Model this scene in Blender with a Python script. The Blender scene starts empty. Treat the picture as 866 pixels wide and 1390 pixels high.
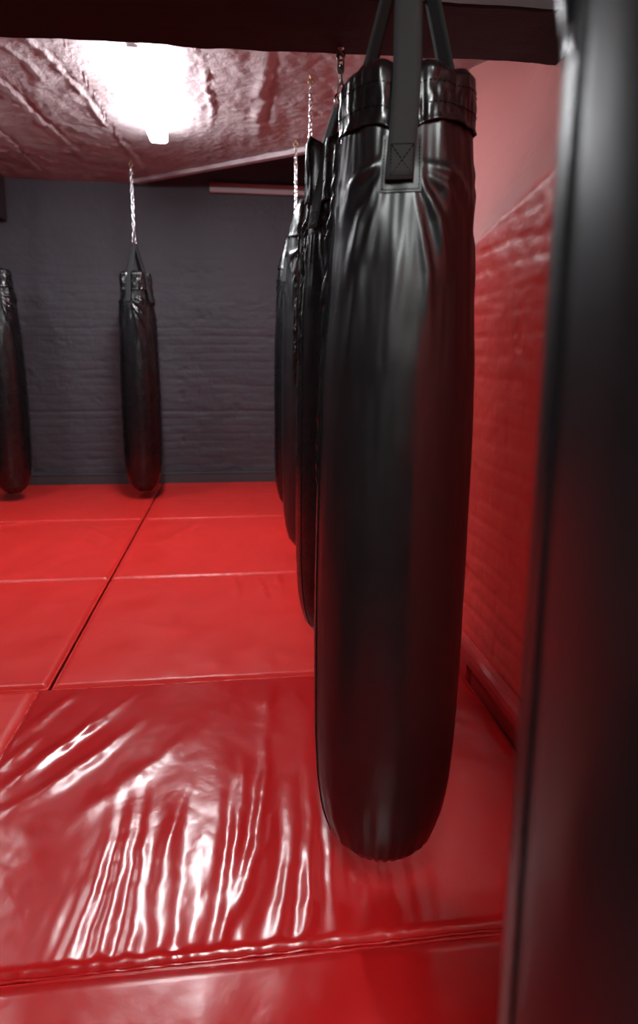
import bpy, bmesh, math, random
import numpy as np
from mathutils import Vector, Matrix
S = bpy.context.scene
C = S.collection
PI = math.pi
R = math.radians

# ------------------------------------------------------------------ camera
cam_d = bpy.data.cameras.new('camera')
cam = bpy.data.objects.new('camera', cam_d); C.objects.link(cam)
cam_d.sensor_fit = 'HORIZONTAL'; cam_d.sensor_width = 24.0
cam_d.lens = 24.0 * 880 / 866
cam_d.shift_y = -(695 - 650) / 866           # the picture runs on 90 px below the frame's true centre
cam_d.clip_start = 0.02
def cam_matrix(yaw, pitch, roll, loc):
    y, p, r = R(yaw), R(pitch), R(roll)
    fw = Vector((math.sin(y)*math.cos(p), math.cos(y)*math.cos(p), -math.sin(p)))
    rt = Vector((math.cos(y), -math.sin(y), 0)); up = rt.cross(fw)
    r2 = rt*math.cos(r) + up*math.sin(r); u2 = -rt*math.sin(r) + up*math.cos(r)
    m = Matrix((r2, u2, -fw)).transposed().to_4x4(); m.translation = loc
    return m
cam.matrix_world = cam_matrix(7.3, 11.0, 0.5, Vector((0, 0, 1.2)))
cam_d.dof.use_dof = True; cam_d.dof.focus_distance = 1.8; cam_d.dof.aperture_fstop = 3.3
S.camera = cam
# ------------------------------------------------------------------ world, exposure, lamps of the room
w = bpy.data.worlds.new('world'); S.world = w; w.use_nodes = True
w.node_tree.nodes['Background'].inputs[0].default_value = (0.5, 0.55, 0.6, 1)
w.node_tree.nodes['Background'].inputs[1].default_value = 0.0
S.view_settings.view_transform = 'Standard'; S.view_settings.look = 'None'
S.view_settings.gamma = 1; S.view_settings.use_curve_mapping = False
S.view_settings.exposure = 0.0
FAR_TUBE = 100.0      # emission strength of the fluorescent batten beyond the beam
NEAR_TUBE = 125.0     # the same for the one on the near side of the beam
CEIL = 2.62

# ------------------------------------------------------------------ helpers
def vnoise(x, y, z=0, seed=0):
    x = np.asarray(x, float); y = np.asarray(y, float); z = np.asarray(z, float) + np.zeros_like(x)
    xi, yi, zi = np.floor(x), np.floor(y), np.floor(z)
    fx, fy, fz = x-xi, y-yi, z-zi
    fx, fy, fz = [t*t*(3-2*t) for t in (fx, fy, fz)]
    def h(a, b, c):
        n = (a*374761393 + b*668265263 + c*2147483647 + seed*974711).astype(np.int64)
        n = (n ^ (n >> 13)) * 1274126177
        n = (n ^ (n >> 16)) & 0xffffff
        return n / float(0xffffff) * 2 - 1
    a = lambda i, j, k: h(xi+i, yi+j, zi+k)
    x00 = a(0,0,0)*(1-fx)+a(1,0,0)*fx; x10 = a(0,1,0)*(1-fx)+a(1,1,0)*fx
    x01 = a(0,0,1)*(1-fx)+a(1,0,1)*fx; x11 = a(0,1,1)*(1-fx)+a(1,1,1)*fx
    return (x00*(1-fy)+x10*fy)*(1-fz)+(x01*(1-fy)+x11*fy)*fz
def fbm(x, y, z=0, seed=0, o=4):
    s = 0; a = 1; t = 0
    for i in range(o):
        s = s + a*vnoise(x*2**i, y*2**i, np.asarray(z, float)*2**i, seed+i*7); t += a; a *= .5
    return s/t
def sstep(a, b, x):
    t = np.clip((x-a)/(b-a), 0, 1); return t*t*(3-2*t)
def ridge(X, Y, pts, w0, w1, amp, taper=2.2, skew=0):
    """height of a crease running along the polyline pts"""
    out = np.zeros_like(X); n = len(pts)-1
    for i in range(n):
        ax, ay = pts[i]; bx, by = pts[i+1]
        dx, dy = bx-ax, by-ay; L2 = dx*dx+dy*dy
        sd = np.sign((X-ax)*dy-(Y-ay)*dx)
        t = np.clip(((X-ax)*dx+(Y-ay)*dy)/L2, 0, 1)
        d = np.hypot(X-ax-t*dx, Y-ay-t*dy)
        u = (i+t)/n; w = (w0+(w1-w0)*u)*(1+skew*sd)
        env = np.clip(1.0-np.abs(2*u-1)**taper, 0.0, 1)**1.5
        out = np.maximum(out, amp*env*np.exp(-(d/w)**2))
    return out
def link(o, parent=None):
    C.objects.link(o)
    if parent: o.parent = parent
    return o
def tag(o, label=None, cat=None, group=None, kind=None):
    if label: o['label'] = label
    if cat: o['category'] = cat
    if group: o['group'] = group
    if kind: o['kind'] = kind
    return o
def empty(name, loc, rz=0):
    o = bpy.data.objects.new(name, None); o.location = loc; o.rotation_euler = (0, 0, rz)
    o.empty_display_size = .05
    return link(o)
def grid_mesh(name, P, mat, parent=None, wrap=False, smooth=True, flip=False):
    """P: (n, m, 3) array -> quad sheet; wrap closes the second axis"""
    n, m, _ = P.shape
    i = np.arange(n-1)[:, None]; j = np.arange(m if wrap else m-1)[None, :]
    j2 = (j+1) % m
    F = np.stack([i*m+j, i*m+j2, (i+1)*m+j2, (i+1)*m+j], -1).reshape(-1, 4)
    if flip: F = F[:, ::-1]
    me = bpy.data.meshes.new(name)
    me.from_pydata(P.reshape(-1, 3).tolist(), [], F.tolist()); me.update()
    if smooth: me.polygons.foreach_set('use_smooth', [True]*len(me.polygons))
    me.materials.append(mat)
    return link(bpy.data.objects.new(name, me), parent)
class MB:
    def __init__(s): s.v = []; s.f = []
    def add(s, v, f):
        o = len(s.v); s.v += [tuple(p) for p in v]; s.f += [tuple(i+o for i in q) for q in f]; return s
    def box(s, x0, x1, y0, y1, z0, z1):
        v = [(x, y, z) for z in (z0, z1) for y in (y0, y1) for x in (x0, x1)]
        return s.add(v, [(0,2,3,1),(4,5,7,6),(0,1,5,4),(2,6,7,3),(0,4,6,2),(1,3,7,5)])
    def tube(s, pts, r, n=8, closed=False, caps=True):
        pts = [Vector(p) for p in pts]; m = len(pts)
        rr = r if isinstance(r, (list, tuple)) else [r]*m
        V = []; up = Vector((0, 0, 1)); prev = None
        for i, p in enumerate(pts):
            if closed: t = pts[(i+1) % m]-pts[i-1]
            else: t = pts[min(i+1, m-1)]-pts[max(i-1, 0)]
            t.normalize()
            if prev is None:
                a = t.cross(up)
                if a.length < 1e-3: a = t.cross(Vector((1, 0, 0)))
            else: a = prev - t*prev.dot(t)
            a.normalize(); prev = a; b = t.cross(a)
            V += [p + (a*math.cos(2*PI*k/n)+b*math.sin(2*PI*k/n))*rr[i] for k in range(n)]
        F = []
        for i in range(m if closed else m-1):
            for k in range(n):
                F.append((i*n+k, i*n+(k+1) % n, ((i+1) % m)*n+(k+1) % n, ((i+1) % m)*n+k))
        if not closed and caps:
            F.append(tuple(range(n))[::-1]); F.append(tuple(range((m-1)*n, m*n)))
        return s.add(V, F)
    def build(s, name, mat, parent=None, bevel=0, smooth=False, seg=2):
        me = bpy.data.meshes.new(name); me.from_pydata(s.v, [], s.f); me.update()
        bm = bmesh.new(); bm.from_mesh(me); bmesh.ops.recalc_face_normals(bm, faces=bm.faces); bm.to_mesh(me); bm.free()
        me.materials.append(mat)
        if smooth: me.polygons.foreach_set('use_smooth', [True]*len(me.polygons))
        o = link(bpy.data.objects.new(name, me), parent)
        if bevel:
            b = o.modifiers.new('b', 'BEVEL'); b.width = bevel; b.segments = seg; b.limit_method = 'ANGLE'
        return o

# ------------------------------------------------------------------ materials
def mat(name, col, rough=.5, metal=0, spec=.5, var=None, vscale=3, rvar=0, bump=(), emit=None, coat=0, sheen=0):
    m = bpy.data.materials.new(name); m.use_nodes = True
    nt = m.node_tree; N = nt.nodes; L = nt.links; b = N['Principled BSDF']
    b.inputs['Base Color'].default_value = (*col, 1); b.inputs['Roughness'].default_value = rough
    b.inputs['Metallic'].default_value = metal; b.inputs['Specular IOR Level'].default_value = spec
    b.inputs['Coat Weight'].default_value = coat; b.inputs['Coat Roughness'].default_value = .15
    tc = N.new('ShaderNodeTexCoord')
    if var:
        n = N.new('ShaderNodeTexNoise'); n.inputs['Scale'].default_value = vscale; n.inputs['Detail'].default_value = 6
        r = N.new('ShaderNodeValToRGB'); r.color_ramp.elements[0].position = .35; r.color_ramp.elements[1].position = .68
        r.color_ramp.elements[0].color = (*col, 1); r.color_ramp.elements[1].color = (*var, 1)
        L.new(tc.outputs['Object'], n.inputs['Vector']); L.new(n.outputs['Fac'], r.inputs['Fac']); L.new(r.outputs['Color'], b.inputs['Base Color'])
    if rvar:
        n = N.new('ShaderNodeTexNoise'); n.inputs['Scale'].default_value = vscale*2.3; n.inputs['Detail'].default_value = 5
        mr = N.new('ShaderNodeMapRange'); mr.inputs[1].default_value = .3; mr.inputs[2].default_value = .7
        mr.inputs[3].default_value = rough-rvar; mr.inputs[4].default_value = rough+rvar
        L.new(tc.outputs['Object'], n.inputs['Vector']); L.new(n.outputs['Fac'], mr.inputs[0]); L.new(mr.outputs[0], b.inputs['Roughness'])
    prev = None
    for sc, st, dist in bump:
        n = N.new('ShaderNodeTexNoise'); n.inputs['Scale'].default_value = sc; n.inputs['Detail'].default_value = 5
        bp = N.new('ShaderNodeBump'); bp.inputs['Strength'].default_value = st; bp.inputs['Distance'].default_value = dist
        L.new(tc.outputs['Object'], n.inputs['Vector']); L.new(n.outputs['Fac'], bp.inputs['Height'])
        if prev: L.new(prev.outputs[0], bp.inputs['Normal'])
        prev = bp
    if prev: L.new(prev.outputs[0], b.inputs['Normal'])
    if emit:
        b.inputs['Emission Color'].default_value = (*emit[0], 1); b.inputs['Emission Strength'].default_value = emit[1]
    return m
M_vinyl = mat('black_vinyl', (.005, .005, .006), .37, spec=.85, rvar=.04, vscale=5, bump=((380, .08, .001), (14, .08, .003)))
M_vinyl_gloss = mat('black_vinyl_shiny', (.005, .005, .006), .27, spec=.62, rvar=.04, vscale=6, bump=((300, .06, .001), (11, .05, .003)))
M_web = mat('nylon_webbing', (.030, .031, .032), .8, spec=.35, bump=((900, .5, .001),))
M_patch = mat('reinforcing_patch', (.006, .006, .007), .42, spec=.6, bump=((380, .1, .001),))
M_thread = mat('black_thread', (.004, .004, .004), .9, spec=.1)
M_steel = mat('zinc_steel', (.88, .90, .92), .22, metal=1)
M_bronze = mat('aged_steel', (.30, .25, .22), .32, metal=1, var=(.12, .09, .08), vscale=40)
M_brass = mat('brass', (.50, .40, .24), .35, metal=1)
M_mat = mat('red_vinyl', (.76, .032, .026), .36, spec=.45, var=(.72, .029, .024), vscale=2, rvar=.06, bump=((16, .10, .004), (60, .06, .0015)))
M_mat_gloss = mat('red_vinyl_glossy', (.57, .013, .014), .22, spec=.6, var=(.54, .012, .013), vscale=2, rvar=.05, bump=((22, .16, .004), (70, .08, .0015)))
M_gap = mat('dark_floor', (.012, .004, .004), .7)
M_redwall = mat('red_painted_brick', (.80, .075, .062), .42, spec=.4, var=(.74, .064, .055), vscale=2.5, bump=((26, .4, .005), (90, .12, .0015)))
M_redtrim = mat('red_painted_timber', (.62, .022, .024), .38, var=(.5, .018, .02), vscale=7, bump=((60, .3, .002),))
M_backwall = mat('charcoal_painted_brick', (.066, .064, .078), .6, spec=.4, var=(.056, .055, .067), vscale=2, bump=((45, .45, .005), (160, .25, .0015)))
M_charcoal = mat('charcoal_timber', (.060, .057, .066), .5, bump=((50, .3, .002),))
M_ceil = mat('plastered_ceiling', (.38, .32, .33), .5, spec=.4, var=(.30, .22, .23), vscale=1.6, bump=((20, .7, .012), (70, .7, .004), (190, .5, .0015)))
M_beam = mat('dark_painted_beam', (.017, .009, .011), .7, spec=.2, var=(.013, .007, .008), vscale=3, bump=((70, .4, .003),))
M_greyplaster = mat('grey_plaster', (.24, .22, .23), .8, bump=((60, .5, .004),))
M_dark = mat('dark_recess_paint', (.030, .020, .024), .75, bump=((40, .4, .004),))
M_channel = mat('painted_steel_channel', (.45, .38, .40), .45, var=(.32, .22, .24), vscale=6, bump=((50, .3, .002),))
M_pinkrail = mat('pink_grey_rail', (.42, .33, .34), .55, bump=((50, .3, .002),))
M_redrail = mat('red_rail_paint', (.30, .05, .06), .55)
M_ochre = mat('raw_timber', (.45, .24, .10), .6, bump=((60, .4, .002),))
M_white = mat('white_enamel', (.8, .8, .8), .35)
M_tube_far = mat('lit_diffuser_far', (.9, .9, .9), .4, emit=((.93, .97, 1.0), FAR_TUBE))
M_tube_left = mat('lit_diffuser_left', (.9, .9, .9), .4, emit=((.93, .97, 1.0), FAR_TUBE*.32))
M_tube_near = mat('lit_diffuser_near', (.9, .9, .9), .4, emit=((.93, 1.0, .98), NEAR_TUBE))

def paler_upper_wall(m, col):
    """mixes in a paler, less saturated red above a slanting line on the right wall"""
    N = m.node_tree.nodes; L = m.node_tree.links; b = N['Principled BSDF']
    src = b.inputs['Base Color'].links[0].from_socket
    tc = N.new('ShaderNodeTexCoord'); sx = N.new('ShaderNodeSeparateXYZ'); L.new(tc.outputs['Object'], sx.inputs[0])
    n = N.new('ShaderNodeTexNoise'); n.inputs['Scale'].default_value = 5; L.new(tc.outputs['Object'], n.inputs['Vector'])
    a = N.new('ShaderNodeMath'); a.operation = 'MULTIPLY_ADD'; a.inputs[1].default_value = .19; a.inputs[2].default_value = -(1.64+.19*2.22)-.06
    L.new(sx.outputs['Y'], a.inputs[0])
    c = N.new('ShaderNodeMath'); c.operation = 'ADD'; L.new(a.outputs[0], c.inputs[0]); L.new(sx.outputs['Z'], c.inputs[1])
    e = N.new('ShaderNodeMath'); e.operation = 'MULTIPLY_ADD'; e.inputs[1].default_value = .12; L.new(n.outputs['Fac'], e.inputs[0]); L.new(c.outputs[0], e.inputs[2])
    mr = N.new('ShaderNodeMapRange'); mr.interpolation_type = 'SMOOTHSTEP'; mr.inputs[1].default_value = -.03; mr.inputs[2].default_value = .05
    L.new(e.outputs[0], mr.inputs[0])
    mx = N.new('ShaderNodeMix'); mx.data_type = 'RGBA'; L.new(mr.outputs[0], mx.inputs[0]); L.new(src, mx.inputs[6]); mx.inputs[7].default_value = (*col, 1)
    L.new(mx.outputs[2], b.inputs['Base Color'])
paler_upper_wall(M_redwall, (.66, .25, .235))

# ------------------------------------------------------------------ room shell
XL, XR, Y0, YB = -2.5, 0.89, -2.6, 6.10
def slab(name, mb, m, **k):
    o = mb.build(name, m, **k); o['kind'] = 'structure'; return o
slab('floor', MB().box(XL-.2, XR+.2, Y0-.2, YB+.2, -.25, -.055), M_gap)

def brick(U, V, seed, plaster=None):
    """painted brickwork height: courses with paint-filled joints, U along, V up (m)"""
    ch, bl = .074, .228
    vv = V + .022*fbm(U*1.3, V*1.3, 0, seed) + .004*fbm(U*9, V*9, 0, seed+1)
    row = np.floor(vv/ch); fv = vv/ch-row
    uu = U + (row % 2)*bl/2 + .02*vnoise(row*3.7, row*0+.5, 0, seed+2)
    col = np.floor(uu/bl); fu = uu/bl-col
    dv = np.minimum(fv, 1-fv)*ch; du = np.minimum(fu, 1-fu)*bl
    joint = np.exp(-(dv/.008)**2)*(.5+.6*np.clip(vnoise(row*1.9, U*2.2, 0, seed+3)+.35, 0, 1)) 
    joint = np.maximum(joint, .25*np.exp(-(du/.010)**2)*np.clip(vnoise(row*5.1+col*3.3, col*0+.3, 0, seed+4)+.4, 0, 1))
    face = .0035*vnoise(row*7.3+.5, col*5.7+.5, 0, seed+5)
    h = .7*face - .0048*joint*(.35+.9*np.clip(fbm(U*1.6, V*4, 0, seed+13)+.45, 0, 1)) + .0036*fbm(U*11, V*24, 0, seed+6) + .005*fbm(U*3, V*5, 0, seed+8)
    h = h - .010*np.clip(fbm(U*6, V*9, 0, seed+9)-.42, 0, 1)*3
    if plaster is not None:
        sm = .0035*fbm(U*5, V*5, 0, seed+11) + .0015*fbm(U*22, V*22, 0, seed+12)
        h = h*(1-plaster) + sm*plaster
    return h
# back wall
U, V = np.meshgrid(np.arange(XL, XR+.02, .011), np.arange(-.1, 3.05, .011))
h = brick(U, V, 3, .85*sstep(1.55, 2.1, V+.15*fbm(U*2, V*2, 0, 5)))
h -= .007*np.exp(-((V-.66-.01*fbm(U*3, V*0, 0, 8))/.007)**2)        # a deep joint at knee height
o = grid_mesh('wall_back', np.stack([U, YB - h, V], -1), M_backwall); o['kind'] = 'structure'
slab('wall_back_core', MB().box(XL-.2, XR+.2, YB+.03, YB+.2, -.25, 3.05), M_dark)
bpy.data.objects['wall_back_core'].name = 'trim_3'
# right wall
U, V = np.meshgrid(np.arange(Y0, YB+.02, .011), np.arange(-.1, 3.05, .011))
pl = sstep(-.06, .06, V - (1.64+.19*(2.22-U)) + .05*fbm(U*4, V*4, 0, 31))
pl = pl*sstep(1.45, 1.6, V)
h = brick(U, V, 17, pl)
for pts, a in (([(2.30, 1.78), (2.14, 1.83)], -.006), ([(2.05, 1.97), (2.2, 1.86), (2.42, 1.78)], -.003), ([(2.02, 1.9), (1.99, 1.72)], -.004),
               ([(2.02, 1.15), (2.1, 1.42)], .004)):
    h += ridge(U, V, pts, .006, .006, abs(a))*(1 if a > 0 else -1)
lean_line = V - (1.64+.19*(2.22-U))
lean_out = .45*np.clip(lean_line+.02*fbm(U*3, V*3, 0, 37), 0, 9)*sstep(4.3, 2.8, U)
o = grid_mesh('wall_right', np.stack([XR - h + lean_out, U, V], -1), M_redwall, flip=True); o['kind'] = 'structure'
slab('wall_left', MB().box(XL-.2, XL, Y0-.2, YB+.03, -.1, 3.0), M_charcoal)
slab('wall_front', MB().box(XL-.2, XR+.2, Y0-.2, Y0, -.1, 3.0), M_backwall)

# ceiling: rough plaster with long ridges; it stops at an oblique steel edge short of the back right corner
def edge_y(x): return 5.97 - .81*(x+.77)
nx, ny = 260, 560
u = np.linspace(0, 1, nx)[None, :]; v = np.linspace(0, 1, ny)[:, None]
X = XL + (XR+.45-XL)*u + 0*v
Yend = np.minimum(YB+.02, np.where(X < -.77-.0, YB+.02, edge_y(X)))
Y = Y0 + (Yend-Y0)*v
h = .012*fbm(X*2.2, Y*1.5, 0, 41) + .006*fbm(X*11, Y*8, 0, 42) + .0035*fbm(X*40, Y*26, 0, 43) + .010*np.clip(fbm(X*16, Y*9, 0, 44)-.35, 0, 1)*2
for pts, a, wd in (([(-.95, 3.2), (-.915, 3.5), (-.812, 4.39), (-.716, 5.36), (-.70, 6.0)], .020, .022),
               ([(-1.30, 3.4), (-1.234, 4.02), (-1.177, 4.64), (-1.09, 5.62)], .018, .022),
               ([(-1.50, 4.0), (-1.532, 4.9), (-1.545, 6.0)], .014, .022),
               ([(-.148, 3.3), (-.137, 3.95), (-.12, 4.3), (-.13, 4.69)], .015, .016),
               ([(.19, 3.3), (.156, 4.0), (.179, 4.95)], .016, .05),
               ([(-1.12, 3.4), (-1.029, 3.72), (-.98, 4.1)], .010, .018)):
    jx = .022*fbm(X*0+3, Y*6, 0, 51)+.010*vnoise(X*9, Y*24, 0, 52); wd = wd*.75
    h += ridge(X+jx, Y, pts, wd, wd, a)*np.clip(.75+1.3*fbm(X*14, Y*12, 0, 53), 0, 2)
    h -= ridge(X+jx-wd*1.3, Y, pts, wd*.5, wd*.5, a*.5)
o = grid_mesh('ceiling', np.stack([X, Y, CEIL - h], -1), M_ceil, flip=True); o['kind'] = 'structure'
slab('trim_4', MB().box(XL-.2, XR+.6, Y0-.2, YB+.2, 3.0, 3.1), M_dark)          # dark slab above the recess
# red side of the slab edge is hidden by the steel channel along it
a0, a1 = Vector((-.80, edge_y(-.80)-.0, 0)), Vector((XR+.3, edge_y(XR+.3), 0))
d = (a1-a0).normalized(); n = Vector((-d.y, d.x, 0))
def obl(z0, z1, t0, t1):
    p = [a0+n*t0, a1+n*t0, a1+n*t1, a0+n*t1]
    return MB().add([(q.x, q.y, z) for z in (z0, z1) for q in p], [(0,3,2,1),(4,5,6,7),(0,1,5,4),(1,2,6,5),(2,3,7,6),(3,0,4,7)])
slab('trim_1', obl(CEIL-.035, CEIL+.02, -.045, .012), M_channel, bevel=.004)
slab('trim_5', obl(CEIL-.02, 3.0, .012, .05), M_dark)
# rail on the back wall inside the recess: pale lower lip, red upper strip
slab('trim_2', MB().box(-.20, XR, YB-.075, YB-.02, 2.555, 2.595), M_pinkrail, bevel=.006)
slab('trim_6', MB().box(-.20, XR, YB-.045, YB-.015, 2.595, 2.64), M_redrail, bevel=.004)
# beams
def wavy_beam():
    nx = 200; x = np.linspace(XL, XR+.42, nx)
    lo_f = 2.25 + .006*fbm(x*3, x*0, 0, 61) + .003*fbm(x*13, x*0, 0, 62)
    yf = 2.585 - .065*(x+.78)/1.86 + .006*fbm(x*4, x*0+3, 0, 63)
    yn = 2.16 - .006*(x-.6) + .003*fbm(x*5, x*0+5, 0, 64)
    prof = [np.stack([x, yn, x*0+CEIL+.02], -1), np.stack([x, yn, lo_f+.004], -1)]
    for t in np.linspace(.02, .98, 12):
        prof.append(np.stack([x, yn+(yf-yn)*t, lo_f+.002*fbm(x*8, x*0+t*6, 0, 65)], -1))
    prof += [np.stack([x, yf, lo_f+.004], -1), np.stack([x, yf, x*0+CEIL+.02], -1)]
    return np.stack(prof, 0)
P = wavy_beam()
o = grid_mesh('trim_7', P[1:], M_beam, smooth=False, flip=True); o['kind'] = 'structure'
near = P[:2].copy(); near[:, :, 1] -= .004
o = grid_mesh('trim_8', near, M_greyplaster, smooth=False, flip=True); o['kind'] = 'structure'
slab('trim_9', MB().box(.20, .60, 2.125, 2.158, 2.252, 2.275), M_ochre, bevel=.003)
slab('trim_10', MB().box(XL, -1.90, 5.93, YB-.01, 2.27, CEIL+.01), M_dark, bevel=.006)   # boxed pipe in the back left corner
# baseboards
def base_right():
    ys = np.linspace(Y0, YB-.03, 500); z = np.array([-.05, -.005, .03, .055, .060, .086, .100, .112, .118, .10])
    xo = np.array([.0, .0, .0, .0, -.010, -.010, -.004, .008, .030, .06])
    Yg, K = np.meshgrid(ys, np.arange(len(z)), indexing='ij')
    recess = (ys < 2.19)[:, None]*((z < .058)[None, :])*.014
    Xg = .853 + xo[K] + recess + .0015*fbm(Yg*9, K*1.0, 0, 71)
    Zg = z[K] + .003*fbm(Yg*6, K*.7, 0, 72)*(z[K] > .05)
    return np.stack([Xg, Yg, Zg], -1)
o = grid_mesh('baseboard_right', base_right(), M_redtrim, smooth=False); o['kind'] = 'structure'
slab('baseboard_back', MB().box(XL, .86, YB-.035, YB-.005, -.05, .088).box(XL, .86, YB-.042, YB-.03, .078, .090), M_charcoal, bevel=.004)

# ------------------------------------------------------------------ fluorescent battens
def batten(x, y0, y1, m, label):
    t = empty('batten_light', (x, (y0+y1)/2, 2.50)); L = (y1-y0)/2
    tag(t, label, 'ceiling light')
    MB().box(-.035, .035, -L+.02, L-.02, .060, .105).build('housing', M_white, t, bevel=.006)
    pr = []
    for k in range(15):
        a = PI*k/14; ca, sa = math.cos(a), math.sin(a); pr.append((-.055*math.copysign(abs(ca)**.35, ca), .060-.050*abs(sa)**.35))
    v = []; n = len(pr)
    for yy in (-L, L): v += [(px, yy, pz) for px, pz in pr]
    f = [(k, k+1, n+k+1, n+k) for k in range(n-1)]+[(0, n, 2*n-1, n-1), tuple(range(n)), tuple(range(n, 2*n))[::-1]]
    MB().add(v, f).build('diffuser', m, t)
    for yy in (-L*.6, L*.6):
        MB().tube([(0, yy, .10), (0, yy, CEIL-2.50+.012)], .008, 10).build('drop_rod', M_white, t)
    return t
batten(-.465, 3.44, 4.58, M_tube_far, 'lit white fluorescent batten under the pink plastered ceiling beyond the beam')
batten(-1.95, 3.44, 4.58, M_tube_left, 'lit batten on the ceiling left of the picture, before the charcoal wall')
batten(-.12, -1.35, -.20, M_tube_near, 'lit fluorescent batten on the ceiling above and behind the viewer')

# ------------------------------------------------------------------ floor mats
def gym_mat(x0, x1, y0, y1, label, m, seed, creases=(), amp=1.0, res=.012):
    cx, cy = (x0+x1)/2, (y0+y1)/2
    root = empty('floor_mat', (cx, cy, -.054)); tag(root, label, 'mat', 'red gym mats')
    W, Hh = x1-x0, y1-y0
    nx = int(W/res); ny = int(Hh/res)
    def sq(n, L):                               # rows packed near the rim so that the edge rolls over
        t = np.linspace(-1, 1, n); return t*L/2
    X, Y = np.meshgrid(sq(nx, W)+cx, sq(ny, Hh)+cy)
    ex = np.minimum(X-x0, x1-X); ey = np.minimum(Y-y0, y1-Y); e = np.minimum(ex, ey)
    inner = sstep(0, .10, e)
    h = amp*(.0035*fbm(X*3.2, Y*2.6, 0, seed) + .0012*fbm(X*12, Y*9, 0, seed+1))
    # pull creases running in from the front and back seams
    pk = np.clip(vnoise(X*11+.8*fbm(X*2, Y*2, 0, seed+4), Y*1.3, 0, seed+2)-.15, 0, 1)
    h += amp*.0055*pk*np.exp(-ey/.22)
    pk = np.clip(vnoise(X*1.4, Y*10+1.2*fbm(X*2, Y*2, 0, seed+5), 0, seed+3)-.15, 0, 1)
    h += amp*.0045*pk*np.exp(-ex/.20)
    h = h*inner
    for pts, w0, w1, a in creases:
        jx = .010*fbm(X*7, Y*7, 0, seed+9)
        h += ridge(X+jx, Y+jx*.6, pts, w0, w1, a)*(.85+.5*fbm(X*12, Y*12, 0, seed+6))*sstep(0, .03, e)
    if res < .01:                                 # shallow corrugation of slack vinyl pulled to the front seam
        m_ = sstep(1.78, 1.36, Y)*sstep(.50, .22, X)*sstep(-.46, -.30, X)*sstep(0, .03, e)
        ph = (X - (.13*sstep(-.25, -.02, X)-.02)*(Y-1.2) + .020*fbm(X*4, Y*3.5, 0, seed+15))/.062 + .35*vnoise(X*14, Y*2, 0, seed+17)
        h += m_*(.0016+.0012*vnoise(X*13, Y*4, 0, seed+18))*np.sin(2*PI*ph)
        h += inner*(.0022*fbm(X*4+2*Y, Y*3, 0, seed+15) + (.0005+.0010*m_)*np.abs(fbm(X*20, Y*13, 0, seed+16)))
    roll = .016*(1-np.sqrt(np.clip(1-(1-np.clip(e/.022, 0, 1))**2, 0, 1)))
    pucker = .0022*vnoise(X*55, Y*55, 0, seed+8)*np.exp(-(e/.02)**2)
    Z = h - roll + pucker
    P = np.stack([X-cx, Y-cy, Z+.054], -1)
    # skirt: ring of rim points dropped to the underside
    o = grid_mesh('cover', P, m, root)
    rim = [(0, j) for j in range(nx)]+[(i, nx-1) for i in range(1, ny)]+[(ny-1, j) for j in range(nx-2, -1, -1)]+[(i, 0) for i in range(ny-2, 0, -1)]
    top = np.array([P[i, j] for i, j in rim]); 
    mid = top.copy(); c = np.array([0, 0]); 
    mid[:, :2] += np.sign(top[:, :2])*0.0; mid[:, 2] = .022
    bot = top.copy(); bot[:, 2] = 0
    bot[:, :2] *= .996
    s = grid_mesh('side_band', np.stack([top, mid, bot], 0), m, root, wrap=True)
    # piped edge with gathered stitching
    pts = []
    for k in range(0, len(rim), 2):
        p = top[k]; q = vnoise(np.array(p[0]*40), np.array(p[1]*40), 0, seed+12)
        pts.append((p[0], p[1], p[2]+.0005+.0012*float(q)))
    MB().tube(pts, .0042, 6, closed=True).build('piping', m, root, smooth=True)
    return root
XS = -.682
near_creases = [
 ([(-.573,2.246),(-.650,2.061),(-.735,1.86)], .022, .030, .0085),
 ([(-.620,1.985),(-.700,1.776)], .020, .026, .0075),
 ([(-.432,2.179),(-.509,1.959),(-.598,1.799),(-.700,1.62)], .022, .030, .0090),
 ([(-.304,2.068),(-.420,1.851),(-.544,1.678),(-.700,1.52)], .022, .032, .0095),
 ([(-.10,2.0),(-.24,1.80),(-.40,1.60),(-.58,1.42)], .03, .04, .0050),
 ([(-.36,2.24),(-.46,2.02),(-.56,1.88)], .016, .022, .0040),
 ([(.085,1.98),(.065,1.70),(.032,1.406),(-.018,1.237),(-.060,1.12)], .014, .020, .0075),
 ([(.004,1.84),(.000,1.486),(-.049,1.12)], .012, .018, .0045),
 ([(-.140,1.72),(-.195,1.385),(-.215,1.12)], .014, .022, .0040),
 ([(.171,1.50),(.144,1.257),(.116,1.12)], .014, .022, .0045),
 ([(.110,2.24),(.085,2.05),(.080,1.85)], .022, .030, .0070),
 ([(.60,2.20),(.66,2.02),(.78,1.90)], .022, .030, .005),
 ([(.56,2.12),(.64,1.93),(.80,1.80)], .022, .030, .005),
 ([(.36,1.8),(.46,1.6),(.52,1.35)], .04, .05, .005),
]
gym_mat(-.725, .845, 1.125, 2.262, 'glossy creased red mat under the nearest full punchbag', M_mat_gloss, 101, near_creases, .9, .0065)
gym_mat(-.700, .845, -.06, 1.115, 'nearest red mat, a strip along the bottom edge of the picture', M_mat_gloss, 102, (), 1.2, .02)
far_creases = [([(-.2,4.66),(-.4,4.3),(-.5,4.0)], .02, .03, .007), ([(-.05,3.45),(-.02,3.25),(0,3.05)], .014, .02, .007), ([(.08,3.42),(.12,3.2),(.14,3.0)], .014, .02, .007),
               ([(.2,3.42),(.22,3.2)], .014, .02, .007)]
gym_mat(XS, .845, 2.272, 3.428, 'smooth red mat beyond the glossy creased one, between the left seam and the bag row', M_mat, 103, far_creases[1:], .9)
gym_mat(XS, .845, 3.438, 4.712, 'middle red mat right of the lengthwise seam, third row from the near bag', M_mat, 104, far_creases[:1], 1.1)
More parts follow.
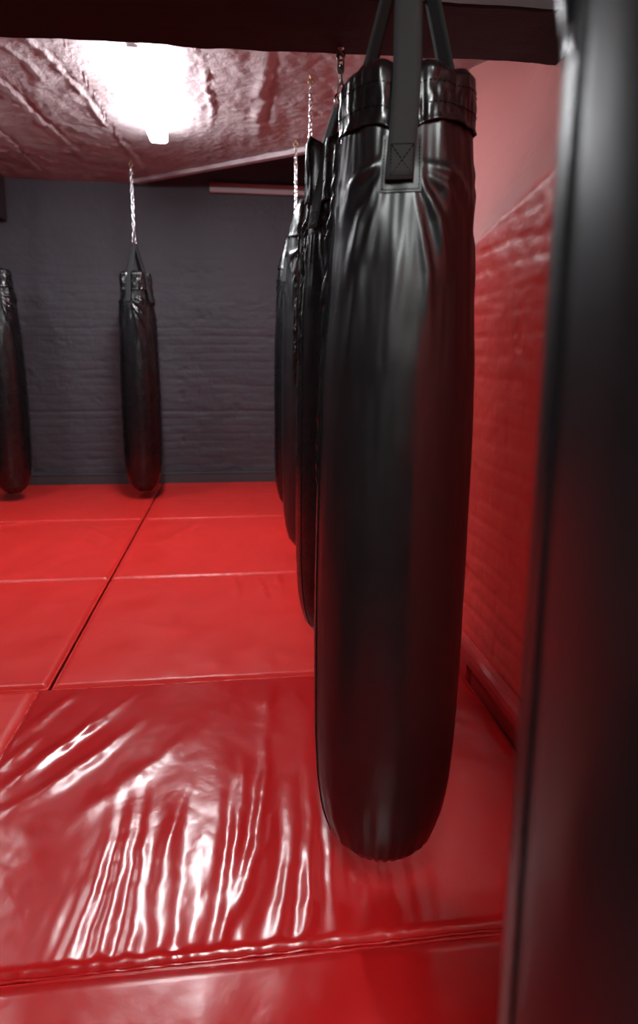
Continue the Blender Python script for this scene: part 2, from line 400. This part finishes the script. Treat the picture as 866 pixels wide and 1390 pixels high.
gym_mat(XS, .845, 4.722, 6.055, 'farthest red mat right of the seam, against the charcoal wall', M_mat, 105, (), .8)
gym_mat(XL+.01, XS-.045, 1.125, 2.268, 'red mat cut by the left picture edge beside the glossy creased mat', M_mat, 106, (), .9, .02)
gym_mat(XL+.01, XS-.018, 2.280, 3.430, 'red mat at the left picture edge, one row beyond the glossy creased mat', M_mat, 107, (), .9)
gym_mat(XL+.01, XS-.017, 3.440, 4.712, 'wrinkled red mat at left, next to the row against the charcoal wall', M_mat, 108,
        [([(-1.9,4.5),(-1.5,4.66),(-1.2,4.7)], .02, .02, .010), ([(-1.1,4.6),(-.9,4.3),(-.76,4.1)], .02, .03, .006), ([(-1.3,4.55),(-1.0,4.2),(-.8,3.9)], .02, .03, .006)], 1.5)
gym_mat(XL+.01, XS-.016, 4.722, 6.055, 'red mat beneath the two back bags, against the charcoal wall', M_mat, 109, (), .8)

# ------------------------------------------------------------------ punchbags
def punchbag(name, x, y, z0, zc, zt, zr, RB, yaw, label, seed, creases=True, nt=288, nz=300, stitch=True, placket=None, lean=(0, 0), shiny=False, wr=1.0, pinch=1.0, offs=(0, PI/2, PI, 3*PI/2)):
    """z0 underside, zc lower rim of the turned-down collar, zt mouth, zr ring; strap k stands at yaw + k*90 deg"""
    root = empty(name, (x, y, z0)); tag(root, label, 'punchbag', 'black hanging punchbags')
    vm = M_vinyl_gloss if shiny else M_vinyl
    H = zt-z0; c0 = zc-z0; hr = zr-z0
    zs = c0-.085                                      # strap end
    prof_t = np.array([0, .015, .04, .08, .13, .20, .32, .45, .60, .72, .82, .90, .96, 1.0])
    prof_r = np.array([.30, .50, .74, .87, .945, .985, 1.0, 1.0, .985, .955, .90, .83, .775, .745])*RB
    body_h = c0+.02
    tt_ = np.linspace(-.1, 1.1, 1201); rt_ = np.interp(tt_, prof_t, prof_r)
    ker = np.exp(-(np.linspace(-2, 2, 61))**2); rt_s = np.convolve(rt_, ker/ker.sum(), 'same')
    bl_ = sstep(.02, .07, tt_)*sstep(1.05, .97, tt_); rt_ = rt_*(1-bl_)+rt_s*bl_
    def Rz(z):
        return np.interp(np.asarray(z)/body_h, tt_, rt_)
    rs = float(Rz(zs))
    def strap_r(z):                                   # straps run straight from their end up to the ring
        z = np.asarray(z, float)
        up = rs*(hr-z)/(hr-zs)
        return np.where(z < zs, Rz(z), np.minimum(Rz(np.minimum(z, body_h)), up+.004))
    def bow(z, k):                                    # the front strap bends out over the collar
        z = np.asarray(z, float)
        return (.018 if k == 0 else .010)*np.exp(-((z-H+.03)/.13)**2)*sstep(zs-.01, zs+.08, z)
    th = np.linspace(0, 2*PI, nt, endpoint=False)
    def angd(a): return (a+PI) % (2*PI)-PI
    def body_radius(TH, Z):
        r = Rz(Z)
        top = sstep(zs-.05, body_h, Z)
        near_strap = np.zeros_like(r)
        for k in range(4):
            dd = angd(TH-yaw-offs[k])
            nk = np.exp(-(dd/.36)**2)
            r = r*(1-top*nk) + np.minimum(r, strap_r(Z)+bow(Z, k)-.004)*top*nk
            near_strap = np.maximum(near_strap, nk)
        r = r + (1-near_strap)*.006*sstep(zs-.25, body_h, Z)
        # creases pulled out of the strap ends
        fall = np.exp(-np.clip(zs+.05-Z, 0, 9)/.30)
        rnd = random.Random(seed)
        f = np.zeros_like(r)
        if creases:
            for k in range(4):
                a0 = yaw+offs[k]
                for sgn in (-1, 1):
                    for ang, Ln, am in ((70, .15, .009), (48, .17, .008), (27, .26, .0095), (12, .34, .0065)):
                        ang = R(ang+rnd.uniform(-7, 7)); Ln *= rnd.uniform(.8, 1.2)
                        sx = sgn*.026; sy = zs+.05-rnd.uniform(0, .03)*(1 if ang > .6 else 2)
                        ex_ = sx+sgn*Ln*math.sin(ang); ey_ = sy-Ln*math.cos(ang)
                        A = angd(TH-a0)*RB
                        mid = ((sx+ex_)/2+sgn*.012, (sy+ey_)/2+.01)
                        f = f + ridge(A, Z, [(sx, sy), mid, (ex_, ey_)], .007, .018, am*wr*rnd.uniform(.7, 1.15)*(1 if k == 0 else .45))
        r = r + f - .002*sstep(zs-.3, zs, Z)
        # soft dents
        cxn, cyn = np.cos(TH), np.sin(TH)
        r = r + (.0025+.006*wr*fall)*fbm(cxn*2.6+7, cyn*2.6+3, Z*3.2, seed+3, 3)
        r = r + .0045*wr*fall*fbm(cxn*6+7, cyn*6+3, Z*5.0, seed+5, 2)
        # gathers at the underside
        g = np.exp(-Z/.05)
        r = r + .004*g*np.sin(TH*26+2*vnoise(TH*3, TH*0, 0, seed+4))
        return r
    Zr = np.concatenate([np.linspace(0, .10, 26)[:-1], np.linspace(.10, body_h, nz-25)])
    TH, Z = np.meshgrid(th, Zr)
    r = body_radius(TH, Z)
    lx = lean[0]*(1-Z/H); ly = lean[1]*(1-Z/H)
    P = np.stack([r*np.cos(TH)+lx, r*np.sin(TH)+ly, Z], -1)
    cap = []
    for s_, dz in ((.0, -.004), (.35, -.002), (.7, .0)):
        cap.append(np.stack([P[0, :, 0]*s_+lean[0]*(1-s_), P[0, :, 1]*s_+lean[1]*(1-s_), P[0, :, 2]+dz], -1))
    P = np.concatenate([np.stack(cap, 0), P], 0)
    body = grid_mesh('bag_body', P, vm, root, wrap=True)
    # collar: band turned down on the outside, mouth rolled inward and sagging between the straps
    hc = H-c0
    def collar_pt(TH, s_):
        """s_ 0..1 up the outside, 1..2 down the inside"""
        out = s_ <= 1
        t = np.where(out, s_, 2-s_)
        Zc = c0 + hc*t
        ns = np.zeros_like(TH)
        full = np.interp(t, [0, .12, .6, .88, 1], [1.03, 1.0, .985, .965, .87])*RB*.735*(1+(pinch-1)*np.clip(t, 0, 1)**1.2) + .008
        rr = full
        for k in range(4):
            nk = np.exp(-(angd(TH-yaw-offs[k])/(.24 if k == 0 else .30))**2)
            inn = rs*(hr-Zc)/(hr-zs) + bow(Zc, k) - .006
            rr = rr*(1-nk)+np.minimum(rr, inn)*nk
            ns = np.maximum(ns, nk)
        rr = rr + (.006*fbm(np.cos(TH)*3+1, np.sin(TH)*3+5, t*1.5, seed+21, 3) + .004*fbm(np.cos(TH)*8, np.sin(TH)*8, t*2.5, seed+23, 2))*wr
        rr = np.where(out, rr, rr-.012-.010*(1-t))
        sag = (.016*ns + .010*vnoise(np.cos(TH)*2.4, np.sin(TH)*2.4, 0, seed+25))*np.clip(t, 0, 1)**2*(hc/.13)
        low = (-.012*ns+.012*(1-ns) + .006*vnoise(np.cos(TH)*2, np.sin(TH)*2, 0, seed+26))*(1-t)
        Zc = Zc - sag + low
        return np.stack([rr*np.cos(TH), rr*np.sin(TH), Zc], -1)
    ss = np.concatenate([np.linspace(0, .9, 26), np.linspace(.92, 1.08, 9), np.linspace(1.12, 1.8, 14)])
    TH2, SS = np.meshgrid(th, ss)
    collar = grid_mesh('collar', collar_pt(TH2, SS), M_vinyl_gloss, root, wrap=True)
    so = collar.modifiers.new('t', 'SOLIDIFY'); so.thickness = .0025; so.offset = 0
    if stitch:
        for s_ in (.30, .66):
            mb = MB()
            L = 2*PI*RB*.8; nd = int(L/.0085)
            tt = np.linspace(0, 2*PI, nd*2, endpoint=False)
            q = collar_pt(tt, np.full_like(tt, s_))
            rad = np.hypot(q[:, 0], q[:, 1]); q[:, :2] *= ((rad+.0022)/rad)[:, None]
            for k in range(nd): mb.tube([q[2*k], q[2*k+1]], .0009, 4)
            mb.build('stitching', M_thread, collar)
    # dark inside of the mouth
    tt = np.linspace(0, 2*PI, 64, endpoint=False)
    q = collar_pt(tt, np.full_like(tt, 1.75))
    fill = np.stack([np.stack([q[:, 0]*k, q[:, 1]*k, q[:, 2]+.004*(1-k)], -1) for k in (1.05, .6, .25, .01)], 0)
    grid_mesh('liner', fill, M_vinyl, root, wrap=True)
    # webbing straps
    for k in range(4):
        a = yaw+offs[k]; er = Vector((math.cos(a), math.sin(a), 0)); et = Vector((-math.sin(a), math.cos(a), 0))
        zz = list(np.linspace(zs, hr, 26)); W = .0245
        rows = []
        for q in zz:
            rr = float(rs*(hr-q)/(hr-zs)+bow(q, k))+.009
            tq = (q-zs)/(hr-zs)
            if q < zs+.03: rr += .001
            wv = .004*math.sin(q*17+k)*max(0, 1-tq)
            wd = W*(1-.10*tq-.2*sstep(.75, 1, tq))
            rr = max(rr, .010)
            rows.append([er*rr+et*(s_*wd+wv)+Vector((0, 0, q)) for s_ in (-1, -.5, 0, .5, 1)])
        Pst = np.array([[list(p) for p in r_] for r_ in rows])
        st = grid_mesh('strap', Pst, M_web, root)
        sm = st.modifiers.new('t', 'SOLIDIFY'); sm.thickness = .0028; sm.offset = 0
        # reinforcing patch laid on the skin behind the strap end
        ua = np.linspace(-.034, .034, 9)/rs; za = np.linspace(zs-.018, zs+.075, 9)
        UA, ZA = np.meshgrid(ua, za)
        tmp = body_radius(a+UA, ZA)+.0028
        tmp = np.maximum(tmp, tmp[:, 4:5]-.004)
        Pp = np.stack([tmp*np.cos(a+UA)+lean[0]*(1-ZA/H), tmp*np.sin(a+UA)+lean[1]*(1-ZA/H), ZA], -1)
        pt = grid_mesh('strap_patch', Pp, M_patch, root)
        if stitch:
            mb = MB()
            def sp(u_, z_):
                rr_ = float(rs*(hr-z_)/(hr-zs)+bow(z_, k))+.0112
                p = er*rr_+et*u_+Vector((0, 0, z_)); return p
            def dash(p, q, n_):
                for i_ in range(n_):
                    f0 = i_/n_; f1 = (i_+.62)/n_
                    mb.tube([sp(p[0]+(q[0]-p[0])*f0, p[1]+(q[1]-p[1])*f0), sp(p[0]+(q[0]-p[0])*f1, p[1]+(q[1]-p[1])*f1)], .0008, 4)
            b0, b1 = zs+.006, zs+.058; e = .019
            for p, q in (((-e, b0), (e, b0)), ((e, b0), (e, b1)), ((e, b1), (-e, b1)), ((-e, b1), (-e, b0)), ((-e, b0), (e, b1)), ((e, b0), (-e, b1))):
                dash(p, q, 9)
            mb.build('stitching', M_thread, st); mb = MB()
            for (ui, zi, uj, zj) in ((-.030, zs-.014, .030, zs-.014), (-.030, zs-.014, -.030, zs+.07), (.030, zs-.014, .030, zs+.07)):
                for i_ in range(14):
                    f0 = i_/14; f1 = (i_+.6)/14; pp = []
                    for f_ in (f0, f1):
                        uu = (ui+(uj-ui)*f_)/rs; zq = zi+(zj-zi)*f_
                        rr_ = float(body_radius(np.array([a+uu]), np.array([zq]))[0])+.0042
                        pp.append((rr_*math.cos(a+uu)+lean[0]*(1-zq/H), rr_*math.sin(a+uu)+lean[1]*(1-zq/H), zq))
                    mb.tube(pp, .0008, 4)
            mb.build('stitching', M_thread, pt)
    # ring gathering the straps
    mb = MB(); rr = .026
    mb.tube([(rr*math.cos(q)*math.cos(yaw), rr*math.cos(q)*math.sin(yaw), hr+.010+rr*math.sin(q)) for q in np.linspace(0, 2*PI, 24, endpoint=False)], .0045, 8, closed=True)
    mb.build('ring', M_steel, root, smooth=True)
    # side seam: a welt over the whole height, with a gathered placket on its upper part
    if placket:
        ap, zl, side = placket
        zz = np.linspace(.06, c0+.01, 260)
        rr = body_radius(np.full_like(zz, ap), zz)
        pts = [(float((r_+.0005)*math.cos(ap))+lean[0]*(1-q/H), float((r_+.0005)*math.sin(ap))+lean[1]*(1-q/H), float(q)) for r_, q in zip(rr, zz)]
        MB().tube(pts, .0022, 6).build('welt_seam', M_vinyl_gloss, root, smooth=True)
        zz = np.linspace(zl, c0+.005, 420); uu = np.linspace(0, 1, 12)
        UU, ZZ = np.meshgrid(uu, zz)
        an = ap+side*(.012+.024*UU)/RB
        pf = vnoise(ZZ*62+UU*2.0, UU*1.5+.3*0, 0, seed+33)
        rad = body_radius(an, ZZ)+.0015+np.sin(PI*UU)**.7*(.006+.0035*pf+.004*vnoise(ZZ*14, UU*0, 0, seed+34))*sstep(zl, zl+.03, ZZ)
        rad = np.where((UU < .02) | (UU > .98), body_radius(an, ZZ)-.003, rad)
        Pp = np.stack([rad*np.cos(an)+lean[0]*(1-ZZ/H), rad*np.sin(an)+lean[1]*(1-ZZ/H), ZZ], -1)
        grid_mesh('seam_placket', Pp, M_vinyl_gloss, root)
    return root
BG = 'punchbag'
NB = math.atan2(-1.28, -.322)       # bearing from the near bag back to the viewer
punchbag(BG, .322, 1.28, .088, 1.575, 1.685, 1.97, .157, NB-.04,
         'nearest punchbag shown whole, turned-down collar and wide webbing strap in front', 7, placket=(NB-1.22, .85, -1), lean=(-.010, 0), nt=420, nz=420, offs=(0, R(122), PI, R(-112)))
punchbag(BG, .306, .295, .075, 2.12, 2.26, 2.46, .157, R(40), 'blurred black punchbag filling the right edge, closest to the viewer', 11,
         placket=(R(172), 1.27, -1), wr=.45, lean=(.022, 0))
punchbag(BG, .385, 2.50, .05, 1.72, 1.95, 2.07, .157, R(215), 'second punchbag of the right-hand row, half behind the near one', 13, placket=(R(205), 1.1, -1), shiny=True)
punchbag(BG, .415, 3.70, .05, 1.80, 2.00, 2.07, .157, R(250), 'third punchbag of the right-hand row, with a laced seam down its side', 17, pinch=.55, placket=(R(240), .98, -1))
punchbag(BG, .430, 4.75, .05, 1.76, 2.00, 2.085, .157, R(225), 'fourth and farthest punchbag of the right-hand row, leftmost of it', 19, pinch=.5, shiny=True)
punchbag(BG, -.765, 5.42, .065, 1.655, 1.80, 2.02, .157, R(245), 'punchbag hanging alone in front of the middle of the charcoal wall', 23, shiny=True, wr=1.4)
punchbag(BG, -1.80, 5.42, .065, 1.655, 1.80, 2.02, .157, R(285), 'punchbag cut by the left picture edge in front of the charcoal wall', 29, shiny=True, wr=1.4)

# ------------------------------------------------------------------ chains
def link_mesh(L, W, r, m, nm='link'):
    pts = []; a = (L-W)/2
    for k in range(9): q = -PI/2+PI*k/8; pts.append((W/2*math.cos(q+PI/2)*1.0, 0, a+W/2*math.sin(q+PI/2)))
    for k in range(9): q = PI/2+PI*k/8; pts.append((W/2*math.cos(q+PI/2), 0, -a+W/2*math.sin(q+PI/2)))
    mb = MB().tube(pts, r, 8, closed=True)
    me = bpy.data.meshes.new(nm); me.from_pydata(mb.v, [], mb.f); me.update()
    me.polygons.foreach_set('use_smooth', [True]*len(me.polygons)); me.materials.append(m)
    return me
def chain(x, y, ztop, zring, L, W, r, m, label, eye=M_brass, bearing=0, carab=.065):
    root = empty('hanging_chain', (x, y, zring)); tag(root, label, 'chain', 'steel chains holding the punchbags')
    top = ztop-zring
    # eye bolt
    er = .014
    mb = MB().tube([(er*math.cos(q), 0, top-.030+er*math.sin(q)) for q in np.linspace(0, 2*PI, 20, endpoint=False)], .0038, 8, closed=True)
    mb.tube([(0, 0, top-.017), (0, 0, top+.02)], .0045, 8); mb.tube([(0, 0, top-.006), (0, 0, top)], .012, 12)
    mb.build('eye_bolt', eye, root, smooth=True).rotation_euler.z = bearing
    me = link_mesh(L, W, r, m); pitch = L-2*r*1.05
    z_hi = top-.030-er+r+.001; z_lo = carab+.022
    n = max(2, round((z_hi-z_lo)/pitch)); p = (z_hi-z_lo)/n
    for k in range(n):
        o = bpy.data.objects.new('link', me); o.parent = root
        o.location = (0, 0, z_hi-p*(k+.5)); o.rotation_euler = (0, 0, bearing+R(45)+(k % 2)*PI/2+random.Random(k).uniform(-.2, .2))
        o.scale.z = p/pitch if abs(p/pitch-1) < .2 else 1
        C.objects.link(o)
    # pear-shaped snap hook down to the bag's ring
    h0, h1 = z_lo+.006, .006
    pts = []
    for q in np.linspace(0, 2*PI, 28, endpoint=False):
        t = (1-math.cos(q))/2; zq = h0+(h1-h0)*t; wq = (.006+.009*t**.8)
        pts.append((wq*math.copysign(abs(math.sin(q))**.7, math.sin(q)), 0, zq))
    MB().tube(pts, .0034, 8, closed=True).build('snap_hook', m, root, smooth=True).rotation_euler.z = bearing
    return root
chain(.383, 2.49, 2.253, 2.075, .060, .021, .0042, M_bronze, 'short dark chain of long links hanging below the beam', bearing=R(-30), eye=M_bronze, carab=.05)
chain(.413, 3.70, CEIL, 2.075, .034, .017, .0040, M_steel, 'bright chain with brass eye bolt, left of the dark chain at the beam', bearing=R(15))
chain(.430, 4.75, CEIL, 2.085, .036, .018, .0042, M_steel, 'bright chain below the steel channel, leading to the farthest bag of the row', bearing=R(-10))
chain(-.765, 5.42, CEIL, 2.025, .040, .019, .0045, M_steel, 'bright chain of the lone bag before the charcoal wall', bearing=R(30))
chain(-1.80, 5.42, CEIL, 2.025, .040, .019, .0045, M_steel, 'chain at the left picture edge, above the cut-off bag', bearing=R(10))
chain(.322, 1.28, CEIL, 1.975, .040, .019, .0045, M_steel, 'chain carrying the nearest whole punchbag, above the picture', bearing=R(20))
chain(.306, .295, CEIL, 2.465, .036, .018, .0042, M_steel, 'short chain carrying the blurred bag at the right edge, above the picture', bearing=R(20), carab=.03)
